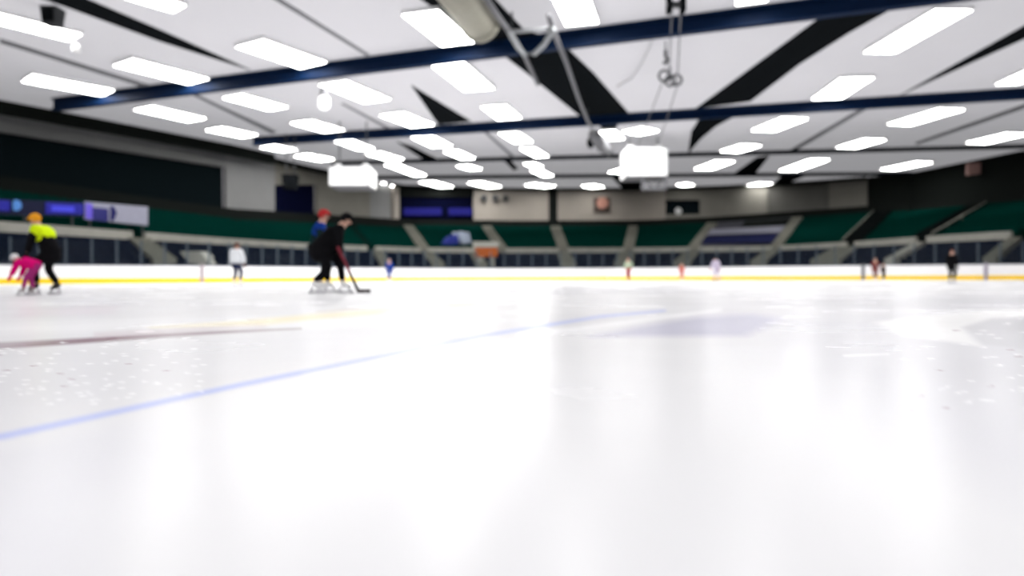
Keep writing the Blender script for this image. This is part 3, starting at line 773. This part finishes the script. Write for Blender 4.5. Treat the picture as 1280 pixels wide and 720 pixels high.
# retracted hoist frame in the roof gap
t = empty('ceiling_hoist', on_z(690, 90, 11.9), 'grey tubular hoist frame hanging in the black roof gap', 'hoist')
def zpts(pts, z): return [on_z(x, y, z) for x, y in pts]
mb = MB(); mb.tube(zpts([(596, -20), (622, 20), (640, 44), (655, 68), (672, 105)], 11.9), .13, 8); mb.build('rail', M_STEEL, t, True)
mb = MB(); mb.tube(zpts([(686, 20), (694, 45), (708, 78), (724, 125), (735, 152), (746, 172)], 11.9), .13, 8); mb.build('rail', M_STEEL, t, True)
mb = MB(); mb.tube(zpts([(637, 41), (647, 58), (656, 68), (668, 67), (680, 56), (692, 37)], 11.6), .14, 8); mb.build('curved_brace', mat('brace_pale', (.28, .29, .30), .5), t, True)
mb = MB(); mb.tube(zpts([(634, 40), (660, 38), (693, 36)], 11.8), .10, 8); mb.build('cross_bar', MATS['brace_pale'], t, True)
mb = MB(); mb.tube(zpts([(742, 168), (752, 182), (762, 192)], 11.9), [.45, .55, .35], 8); mb.build('winch', M_STEEL, t, True)
for x, y in ((640, 44), (708, 78), (735, 152)):
    p = on_z(x, y, 11.9); mb = MB(); mb.tube([p, Vector((p.x, p.y, CEIL))], .05, 6); mb.build('hanger', M_STEELD, t)
p = on_z(745, 178, 11.9); mb = MB(); mb.ball(p + Vector((-.5, -.4, -.1)), .5, (.7, 1, 1)); mb.build('motor', M_BLACK, t, True)
# beige duct
t = empty('air_duct', on_z(575, 5, 12.1), 'big round beige air duct at the top of the roof gap', 'duct')
a, b = on_z(602, 30, 12.05), on_z(535, -60, 12.05); u = (b - a).normalized()
mb = MB(); mb.tube([a + u * .5, b], .85, 24); mb.build('duct_shell', M_BEIGE, t, True)
mb = MB(); mb.tube([a, a + u * .12, a + u * .12, a + u * .5], [.55, .80, .93, .93], 24); mb.build('end_collar', M_BEIGE, t, True)
# hoist cables above the scoreboard
t = empty('hoist_rigging', on_z(838, 98, 12.2), 'dark rings and hook on cables above the larger scoreboard', 'rigging')
for x, y in ((828, 98), (838, 101), (848, 97)):
    mb = MB(); c = on_z(x, y, 12.2); mb.tube([c + Vector((math.cos(q * .7854) * .33, .05 * (x - 838), math.sin(q * .7854) * .33)) for q in range(9)], .07, 6); mb.build('ring', M_STEELD, t)
c = on_z(832, 70, 12.2); mb = MB(); mb.tube([c + Vector((0, 0, .3)), c, c + Vector((.12, 0, -.25)), c + Vector((0, 0, -.4)), c + Vector((-.12, 0, -.3))], .09, 8); mb.build('hook', M_STEELD, t)
for x0, x1 in ((828, 797), (848, 822)):
    a = on_z(x0, 103, 12.1); w = at(x1, 182, 61.5); mb = MB(); mb.tube([a, lerp(a, w, .5) + Vector((0, 0, -.1)), w], .035, 6); mb.build('cable', M_SEAM, t)
for x in (840, 851):
    a = on_z(x, 12, 12.15); b = on_z(x - 4, 95, 12.25); mb = MB(); mb.tube([a, b], .035, 6); mb.build('cable', M_SEAM, t)
c = on_z(832, 70, 12.2); mb = MB(); mb.tube([c + Vector((0, 0, .3)), Vector((c.x, c.y, CEIL))], .04, 6); mb.build('cable', M_SEAM, t)
c = on_z(838, 100, 12.2); mb = MB(); mb.tube([c, Vector((c.x, c.y, CEIL))], .04, 6); mb.build('cable', M_SEAM, t)
t = empty('beam_clamp', on_z(845, 8, 12.3), 'dark clamp holding cables on the nearest beam, top right of centre', 'clamp')
c = on_z(845, 6, 12.35)
mb = MB(); mb.box((c.x - .3, c.y, c.z - .35), .18, .5, CEIL - c.z + .35); mb.box((c.x + .3, c.y, c.z - .35), .18, .5, CEIL - c.z + .35); mb.build('jaw', M_BLACK, t)
mb = MB(); mb.box((c.x, c.y, c.z - .1), .8, .3, .2); mb.build('yoke', M_STEELD, t)
mb = MB(); mb.tube([on_z(772, 108, 12.75), on_z(790, 98, 12.7), on_z(802, 80, 12.7), on_z(812, 60, 12.75), on_z(818, 42, 12.8)], .06, 6)
tag(mb.build('loose_cable', mat('cable_pale', (.45, .45, .47), .6), None, True), 'thin grey curved cable under the ceiling left of the hook', 'cable')

# ------------------------------------------------------------------ people
SKIN = mat('skin', (.55, .33, .25), .5)
EYE = mat('eye_dark', (.02, .015, .01), .3)
LIP = mat('lip', (.42, .14, .13), .5)
BLADE = mat('blade_steel', (.6, .6, .62), .25, metal=.9)
def ik(a, t, l1, l2, pole):
    a, t = Vector(a), Vector(t); d = t - a; L = d.length
    if L > (l1 + l2) * .995: t = a + d * ((l1 + l2) * .995 / L); d = t - a; L = d.length
    x = (l1 * l1 - l2 * l2 + L * L) / (2 * L); h = math.sqrt(max(0, l1 * l1 - x * x)); u = d.normalized()
    p = Vector(pole); p = (p - u * p.dot(u)).normalized()
    return a + u * x + p * h, t
def skin_mesh(nodes, edges, sub=2):
    """nodes: name -> (pos, radius); grows one continuous surface"""
    ks = list(nodes); ix = {k: i for i, k in enumerate(ks)}
    me = bpy.data.meshes.new('s'); me.from_pydata([tuple(nodes[k][0]) for k in ks], [(ix[a], ix[b]) for a, b in edges], [])
    o = bpy.data.objects.new('s', me); COL.objects.link(o)
    o.modifiers.new('skin', 'SKIN').use_smooth_shade = True
    sv = me.skin_vertices[0].data if len(me.skin_vertices) else None
    for k in ks:
        r = nodes[k][1]; sv[ix[k]].radius = (r, r) if not isinstance(r, tuple) else r
        sv[ix[k]].use_root = (ix[k] == 0)
    s = o.modifiers.new('sub', 'SUBSURF'); s.levels = sub; s.render_levels = sub
    dg = bpy.context.evaluated_depsgraph_get(); dg.update()
    m2 = bpy.data.meshes.new_from_object(o.evaluated_get(dg))
    bpy.data.objects.remove(o); bpy.data.meshes.remove(me)
    return m2
def add_mesh(dst, me, mi):
    n = len(dst.v); dst.v += [tuple(v.co) for v in me.vertices]
    for p in me.polygons: dst.f.append([n + i for i in p.vertices]); dst.mi.append(mi)
def hand(mb, wrist, d, side, s, curl=.5):
    """palm, four unequal bent fingers and a thumb leaving the side of the palm"""
    d = Vector(d).normalized(); up = Vector((0, 0, 1)) if abs(d.z) < .9 else Vector((0, 1, 0))
    w = d.cross(up).normalized() * side; n = w.cross(d).normalized() * side
    if n.z > 0 and abs(d.z) < .9: n = -n
    w0 = Vector(wrist)
    mb.tube([w0 - d * .02 * s, w0 + d * .03 * s, w0 + d * .08 * s, w0 + d * .1 * s], [.028 * s, .04 * s, .042 * s, .03 * s], 8)
    for k, ln in enumerate((.068, .078, .072, .055)):
        b = w0 + d * .085 * s + w * (k - 1.5) * .021 * s
        p1 = b + (d + n * curl * .4).normalized() * ln * .5 * s; p2 = p1 + (d * .6 + n * curl).normalized() * ln * .3 * s; p3 = p2 + (d * .2 + n * curl).normalized() * ln * .3 * s
        mb.tube([b, p1, p2, p3], [.0105 * s, .010 * s, .009 * s, .007 * s], 6)
    b = w0 + d * .03 * s - w * .035 * s
    mb.tube([b, b + (d * .5 - w * .8 + n * .3).normalized() * .035 * s, b + (d * .8 - w * .6 + n * .6).normalized() * .065 * s], [.014 * s, .012 * s, .009 * s], 6)
def person(px, d, H, yaw, label, top, bottom, lean=8, side=0, stance=(.12, .12, .0, .0), hands=None, hat=None, hair=None, gloves=None, skate=(.8, .8, .8), crouch=.03, coat=False, hood=False, bulk=1.0, look=0, vest=None, stripe=None):
    base = Vector(((px - 640) * d / F, d, 0)); s = H / 1.75
    t = empty('person', base, label, 'person', None, yaw)
    def V(x, y, z): return Vector((x, y, z)) * s
    th = math.radians(lean); sd = math.radians(side)
    sole = .11
    pel = V(0, -.10 * math.sin(th), .93 + sole - crouch)
    up = Vector((math.sin(sd), math.sin(th) * math.cos(sd), math.cos(th) * math.cos(sd))).normalized(); rt = Vector((1, 0, 0)); rt = (rt - up * rt.dot(up)).normalized(); fw = up.cross(rt)
    wai = pel + up * .18 * s; che = pel + up * .38 * s; nb = pel + up * .52 * s
    hup = (up * .75 + Vector((0, 0, 1)) * .35).normalized(); hf = Vector((math.sin(math.radians(look)), math.cos(math.radians(look)), -.12)); hf = (hf - hup * hf.dot(hup)).normalized(); hr = hf.cross(hup).normalized()
    chin = nb + hup * .10 * s + hf * .02 * s; hc = nb + hup * .20 * s + hf * .03 * s
    xl, xr, yl, yr = stance
    J = {}
    for nm, sg, xx, yy in (('l', -1, xl, yl), ('r', 1, xr, yr)):
        hip = pel + rt * sg * .09 * s + Vector((0, 0, -.04)) * s
        ank = V(sg * xx, yy, .09 + sole)
        kn, ank = ik(hip, ank, .43 * s, .42 * s, (sg * .15, 1, .1))
        sh = nb - up * .05 * s + rt * sg * .185 * s
        hd = hands[0 if sg < 0 else 1] if hands else (sg * .27, .08 + .3 * math.sin(th), .86)
        el, wr = ik(sh, V(*hd), .29 * s, .26 * s, (sg * .8, -.8, -.3))
        J[nm] = dict(hip=hip, kn=kn, ank=ank, sh=sh, el=el, wr=wr, sg=sg)
    # body: one continuous surface
    N = {'pel': (pel, .12 * s), 'wai': (wai, .11 * s), 'che': (che, .13 * s), 'nb': (nb, .07 * s), 'chin': (chin, .062 * s), 'hc': (hc, (.082 * s, .098 * s)), 'ht': (hc + hup * .075 * s, .07 * s)}
    E = [('pel', 'wai'), ('wai', 'che'), ('che', 'nb'), ('nb', 'chin'), ('chin', 'hc'), ('hc', 'ht')]
    for k in 'lr':
        j = J[k]
        N.update({'hip' + k: (j['hip'], .085 * s), 'kn' + k: (j['kn'], .06 * s), 'an' + k: (j['ank'], .042 * s), 'sh' + k: (j['sh'], .055 * s), 'el' + k: (j['el'], .042 * s), 'wr' + k: (j['wr'], .03 * s)})
        E += [('pel', 'hip' + k), ('hip' + k, 'kn' + k), ('kn' + k, 'an' + k), ('nb', 'sh' + k), ('sh' + k, 'el' + k), ('el' + k, 'wr' + k)]
    body = MB(); add_mesh(body, skin_mesh(N, E), 0)
    fo = hc + hf * .088 * s
    body.tube([fo + hup * .02 * s - hf * .01 * s, fo - hup * .02 * s + hf * .024 * s, fo - hup * .03 * s], [.008 * s, .016 * s, .010 * s], 6)
    for sg in (-1, 1):
        body.ball(hc + hr * sg * .088 * s - hup * .01 * s, .03 * s, (.4, .8, 1), 8, 6)
    body.cur = 1
    for sg in (-1, 1): body.ball(fo + hr * sg * .034 * s + hup * .018 * s - hf * .008 * s, .013 * s, (1, 1, 1), 8, 6)
    body.cur = 2
    body.ball(fo - hup * .055 * s - hf * .006 * s, .022 * s, (1, .5, .4), 8, 6)
    body.cur = 0
    if not gloves:
        for k in 'lr': hand(body, J[k]['wr'], J[k]['wr'] - J[k]['el'], J[k]['sg'], s)
    def put(mbx, name, m, par=t):
        me = mbx.mesh(name); 
        for mm in (m if isinstance(m, list) else [m]): me.materials.append(mm)
        for p in me.polygons: p.use_smooth = True
        o = bpy.data.objects.new(name, me); COL.objects.link(o); o.parent = par; return o
    put(body, 'body', [SKIN, EYE, LIP])
    # jacket
    g = bulk
    N = {'wai': (wai, .150 * s * g), 'pel': (pel - up * .06 * s, .165 * s * g), 'che': (che, (.18 * s * g, .16 * s * g)), 'nb': (nb + up * .01 * s, .085 * s)}
    E = [('wai', 'pel'), ('wai', 'che'), ('che', 'nb')]
    if coat:
        N['hem'] = (pel - Vector((0, 0, .34 * s)) , .20 * s * g); E.append(('pel', 'hem'))
    for k in 'lr':
        j = J[k]
        N.update({'sh' + k: (j['sh'], .085 * s * g), 'el' + k: (j['el'], .068 * s * g), 'wr' + k: (lerp(j['el'], j['wr'], .93), .05 * s * g)})
        E += [('che', 'sh' + k), ('sh' + k, 'el' + k), ('el' + k, 'wr' + k)]
    mb = MB(); add_mesh(mb, skin_mesh(N, E), 0); put(mb, 'jacket', top)
    # trousers
    N = {'pel': (pel + up * .04 * s, .145 * s)}; E = []
    for k in 'lr':
        j = J[k]
        N.update({'hip' + k: (j['hip'], .112 * s), 'kn' + k: (j['kn'], .088 * s), 'an' + k: (j['ank'] + Vector((0, 0, .04 * s)), .070 * s)})
        E += [('pel', 'hip' + k), ('hip' + k, 'kn' + k), ('kn' + k, 'an' + k)]
    mb = MB(); add_mesh(mb, skin_mesh(N, E), 0); put(mb, 'trousers', bottom)
    # high-visibility vest over the shoulders
    if vest:
        N = {'che': (che, (.205 * s * g, .19 * s * g)), 'wai': (wai - up * .03 * s, .20 * s * g), 'nb': (nb + up * .02 * s, .10 * s)}; E = [('che', 'wai'), ('che', 'nb')]
        for k in 'lr': j = J[k]; N['sh' + k] = (j['sh'], .105 * s * g); N['ua' + k] = (lerp(j['sh'], j['el'], .6), .09 * s); E += [('che', 'sh' + k), ('sh' + k, 'ua' + k)]
        mb = MB(); add_mesh(mb, skin_mesh(N, E), 0); put(mb, 'vest', vest)
    if stripe:
        mb = MB(); add_mesh(mb, skin_mesh({'a': (nb - up * .06 * s, (.23 * s, .20 * s)), 'b': (nb - up * .17 * s, (.27 * s * g, .24 * s * g))}, [('a', 'b')]), 0); put(mb, 'shoulder_panel', stripe)
    R = Matrix((hr, hf, hup)).transposed()
    if hat:
        mb = MB(); kind, hm = hat
        c0 = hc + hup * .035 * s - hf * .012 * s
        mb.ball(c0, .118 * s, (.92, 1.08, .98), 16, 10, R)
        if kind == 'helmet':
            mb.tube([c0 + hf * .10 * s + hr * .07 * s + hup * .03 * s, c0 + hf * .128 * s + hup * .035 * s, c0 + hf * .10 * s - hr * .07 * s + hup * .03 * s], .02 * s, 6)
        else:
            mb.ball(c0 + hup * .115 * s, .035 * s, (1, 1, 1), 8, 6)
        # open the face
        fm = mb.mesh('h'); bm = bmesh.new(); bm.from_mesh(fm)
        dead = [f for f in bm.faces if (f.calc_center_median() - hc).dot(hf) > .035 * s and (f.calc_center_median() - hc).dot(hup) < .035 * s or (f.calc_center_median() - hc).dot(hup) < -.055 * s]
        bmesh.ops.delete(bm, geom=dead, context='FACES'); bm.to_mesh(fm); bm.free()
        fm.materials.append(hm)
        for p in fm.polygons: p.use_smooth = True
        o = bpy.data.objects.new('helmet' if kind == 'helmet' else 'knit_hat', fm); COL.objects.link(o); o.parent = t
    if hair:
        mb = MB(); mb.ball(hc + hup * .03 * s - hf * .018 * s, .108 * s, (.92, 1.0, 1.0), 14, 9, R)
        fm = mb.mesh('h'); bm = bmesh.new(); bm.from_mesh(fm)
        dead = [f for f in bm.faces if (f.calc_center_median() - hc).dot(hf) > .03 * s and (f.calc_center_median() - hc).dot(hup) < .055 * s]
        bmesh.ops.delete(bm, geom=dead, context='FACES'); bm.to_mesh(fm); bm.free(); fm.materials.append(hair)
        o = bpy.data.objects.new('hair', fm); COL.objects.link(o); o.parent = t
    if gloves:
        for k in 'lr':
            mb = MB(); hand(mb, J[k]['wr'], J[k]['wr'] - J[k]['el'], J[k]['sg'], s * 1.25)
            put(mb, 'glove', gloves)
    sm = mat('skate_%02d%02d%02d' % tuple(int(v * 50) for v in skate), skate, .5)
    for k in 'lr':
        j = J[k]; a = j['ank']; f0 = Vector((a.x, a.y, 0))
        ft = Vector((.12 * j['sg'], 1, 0)).normalized()
        mb = MB(); add_mesh(mb, skin_mesh({'a': (a + Vector((0, 0, .07 * s)), .062 * s), 'b': (a - Vector((0, 0, .02 * s)), .058 * s), 'h': (Vector((a.x, a.y, a.z - .045 * s)) - ft * .04 * s, .05 * s), 'm': (Vector((a.x, a.y, a.z - .05 * s)) + ft * .09 * s, .046 * s), 't': (Vector((a.x, a.y, a.z - .055 * s)) + ft * .17 * s, .04 * s)}, [('b', 'a'), ('b', 'h'), ('b', 'm'), ('m', 't')]), 0)
        sk = put(mb, 'skate', sm)
        mb = MB(); zc = a.z - .09 * s
        p0, p1 = f0 - ft * .11 * s, f0 + ft * .22 * s
        mb.beam(p0 + Vector((0, 0, .022 * s)), p1 + Vector((0, 0, .022 * s)), .012 * s, .044 * s)
        mb.beam(f0 - ft * .05 * s + Vector((0, 0, .03)), f0 - ft * .05 * s + Vector((0, 0, zc + .01)), .03 * s, .05 * s)
        mb.beam(f0 + ft * .14 * s + Vector((0, 0, .03)), f0 + ft * .14 * s + Vector((0, 0, zc + .01)), .03 * s, .05 * s)
        put(mb, 'blade', BLADE, sk)
    M = Matrix.LocRotScale(base, t.rotation_euler, None)
    return {k: {q: (M @ v if isinstance(v, Vector) else v) for q, v in J[k].items()} for k in 'lr'}
def cloth(n, c): return mat('cloth_' + n, c, .85, .02, vary=.12, scale=9)
BLK = cloth('black', (.006, .006, .007)); NEON = cloth('neon', (.62, .82, .01)); ORG = cloth('orange', (.72, .30, .02)); PINK = cloth('pink', (.62, .005, .15)); PURP = cloth('plum', (.32, .03, .16))
WHT = cloth('white', (.78, .80, .86)); NVY = cloth('navy', (.012, .017, .06)); BLU = cloth('blue', (.01, .04, .24)); BRN = cloth('brown', (.08, .02, .02)); REDC = cloth('red', (.32, .01, .015)); GRN = cloth('pale_green', (.42, .52, .38))
GREYC = cloth('grey', (.45, .40, .40)); TEAL = cloth('teal', (.008, .022, .025)); MAR = cloth('maroon', (.14, .02, .02)); LIL = cloth('lilac', (.52, .46, .58)); HAIRB = cloth('hair_brown', (.10, .035, .025)); HAIRK = cloth('hair_black', (.01, .008, .008)); CORAL = cloth('coral', (.55, .12, .09)); HELR = cloth('helmet_red', (.42, .03, .03)); HELW = cloth('helmet_white', (.75, .75, .75))
PI = math.pi
person(61, 14.6, 1.72, PI * .5, 'adult skater bending in a neon yellow vest, orange helmet and black trousers', BLK, BLK, lean=29, stance=(.13, .13, .18, -.10), hands=((-.2, .38, .76), (.24, .36, .70)), hat=('helmet', ORG), gloves=BLK, skate=(.03, .03, .03), crouch=.05, coat=True, vest=NEON, bulk=1.15)
person(41, 14.0, 1.06, PI * .52, 'child skater bending forward in a bright pink jacket and plum trousers', PINK, PURP, lean=72, stance=(.10, .10, .24, .06), hands=((-.22, .60, .62), (.22, .56, .60)), hat=('helmet', HELW), gloves=PINK, skate=(.30, .27, .27), crouch=.04, bulk=1.45)
person(295, 29.0, 1.74, -.25, 'skater seen from behind in a puffy white jacket and navy trousers', WHT, NVY, lean=6, stance=(.10, .16, .0, .05), hair=HAIRB, gloves=BRN, skate=(.8, .8, .8), bulk=1.65, hands=((-.27, .15, .9), (.34, .10, .92)))
Jp = person(408, 15.0, 1.90, -PI * .46, 'hockey skater all in black striding forward, holding a long stick', BLK, BLK, lean=42, stance=(.14, .14, .30, -.22), hands=((-.12, .20, .78), (.16, .34, .56)), hat=('helmet', BLK), gloves=BLK, skate=(.8, .8, .8), crouch=.10, bulk=1.5, coat=True)
person(396, 15.9, 1.83, -PI * .45, 'skater in red helmet and blue-panelled jersey right behind the black-clad player', TEAL, BLK, lean=14, stance=(.10, .10, .22, .08), hat=('helmet', HELR), gloves=BLK, skate=(.8, .8, .8), vest=BLU, bulk=1.05)
person(487, 44.0, 1.52, PI, 'small distant skater in blue by the left boards', BLU, BLU, stance=(.09, .10, .02, .0), hat=('hat', NVY), gloves=NVY, bulk=1.05)
person(786, 52.0, 1.72, PI * .8, 'distant skater in pale green top and red trousers', GRN, REDC, stance=(.10, .05, .1, -.05), hair=HAIRB, skate=(.1, .1, .1), hands=((-.3, .1, 1.0), (.3, .1, 1.0)))
person(852, 53.0, 1.35, PI, 'tiny distant skater in coral red left of the white jersey skater', CORAL, CORAL, stance=(.08, .08, .0, .0), hair=HAIRB)
person(896, 43, 1.5, PI * .1, 'distant hockey skater in a bulky white jersey with red gloves', LIL, LIL, lean=15, stance=(.14, .16, .05, -.05), hair=HAIRK, gloves=REDC, skate=(.05, .05, .06), bulk=1.6, hands=((-.42, .15, .95), (.36, .15, .85)))
person(1094, 47.0, 1.52, PI * .9, 'distant skater in maroon, left one of the small pair', MAR, MAR, stance=(.08, .08, .05, -.05), hair=HAIRK)
person(1103.5, 46.5, 1.15, PI * 1.1, 'smaller distant child skater in dark clothes, right one of the small pair', BLK, BLK, stance=(.07, .07, .02, .0), hair=HAIRK)
person(1189, 31.0, 1.45, PI, 'distant skater facing us in a black jacket and shorts, at the right', BLK, BLK, stance=(.13, .13, .0, .03), hair=HAIRB, gloves=BLK, skate=(.7, .7, .7), bulk=1.5)
# hockey stick
top_h, low_h = Jp['l']['wr'], Jp['r']['wr']
tip = on_z(455, 361, .03); tip = at(448, 361, 15.3); tip.z = .04
t = empty('hockey_stick', Vector((tip.x, tip.y, 0)), 'long dark hockey stick with red upper shaft, held low by the black-clad player', 'hockey stick')
hh = low_h + Vector((.05, -.05, -.05)); u = (hh - tip).normalized(); ends = hh + u * .30
mb = MB(); mb.beam(lerp(tip, ends, .42), ends, .05, .05); mb.build('upper_shaft', mat('shaft_red', (.16, .02, .03), .5), t)
mb = MB(); mb.beam(tip, lerp(tip, ends, .42), .05, .05); mb.build('lower_shaft', mat('shaft_black', (.02, .012, .012), .5), t)
b1 = tip + Vector((.14, -.02, -.005)); b2 = tip + Vector((.28, -.06, .0))
mb = MB(); mb.beam(tip - Vector((.02, 0, 0)), b1, .03, .09); mb.beam(b1, b2, .025, .085); mb.build('blade', MATS['shaft_black'], t)

# ------------------------------------------------------------------ camera, world, view
cam = bpy.data.cameras.new('camera'); co = bpy.data.objects.new('camera', cam); COL.objects.link(co)
cam.sensor_width = 36; cam.lens = 24; cam.shift_y = -(360 - HY) / 1280.0
cam.clip_start = .05; cam.clip_end = 400
co.matrix_world = Matrix(((AX_R.x, AX_U.x, 0, 0), (0, 0, -1, 0), (AX_R.z, AX_U.z, 0, CAMH), (0, 0, 0, 1)))
cam.dof.use_dof = True; cam.dof.focus_distance = 3.0; cam.dof.aperture_fstop = 0.95
S.camera = co
w = bpy.data.worlds.new('world'); S.world = w; w.use_nodes = True
w.node_tree.nodes['Background'].inputs[0].default_value = (.5, .52, .56, 1); w.node_tree.nodes['Background'].inputs[1].default_value = .05
S.view_settings.view_transform = 'Standard'; S.view_settings.look = 'None'; S.view_settings.exposure = 0.45
S.cycles.use_denoising = True
S.cycles.max_bounces = 6; S.cycles.sample_clamp_indirect = 8
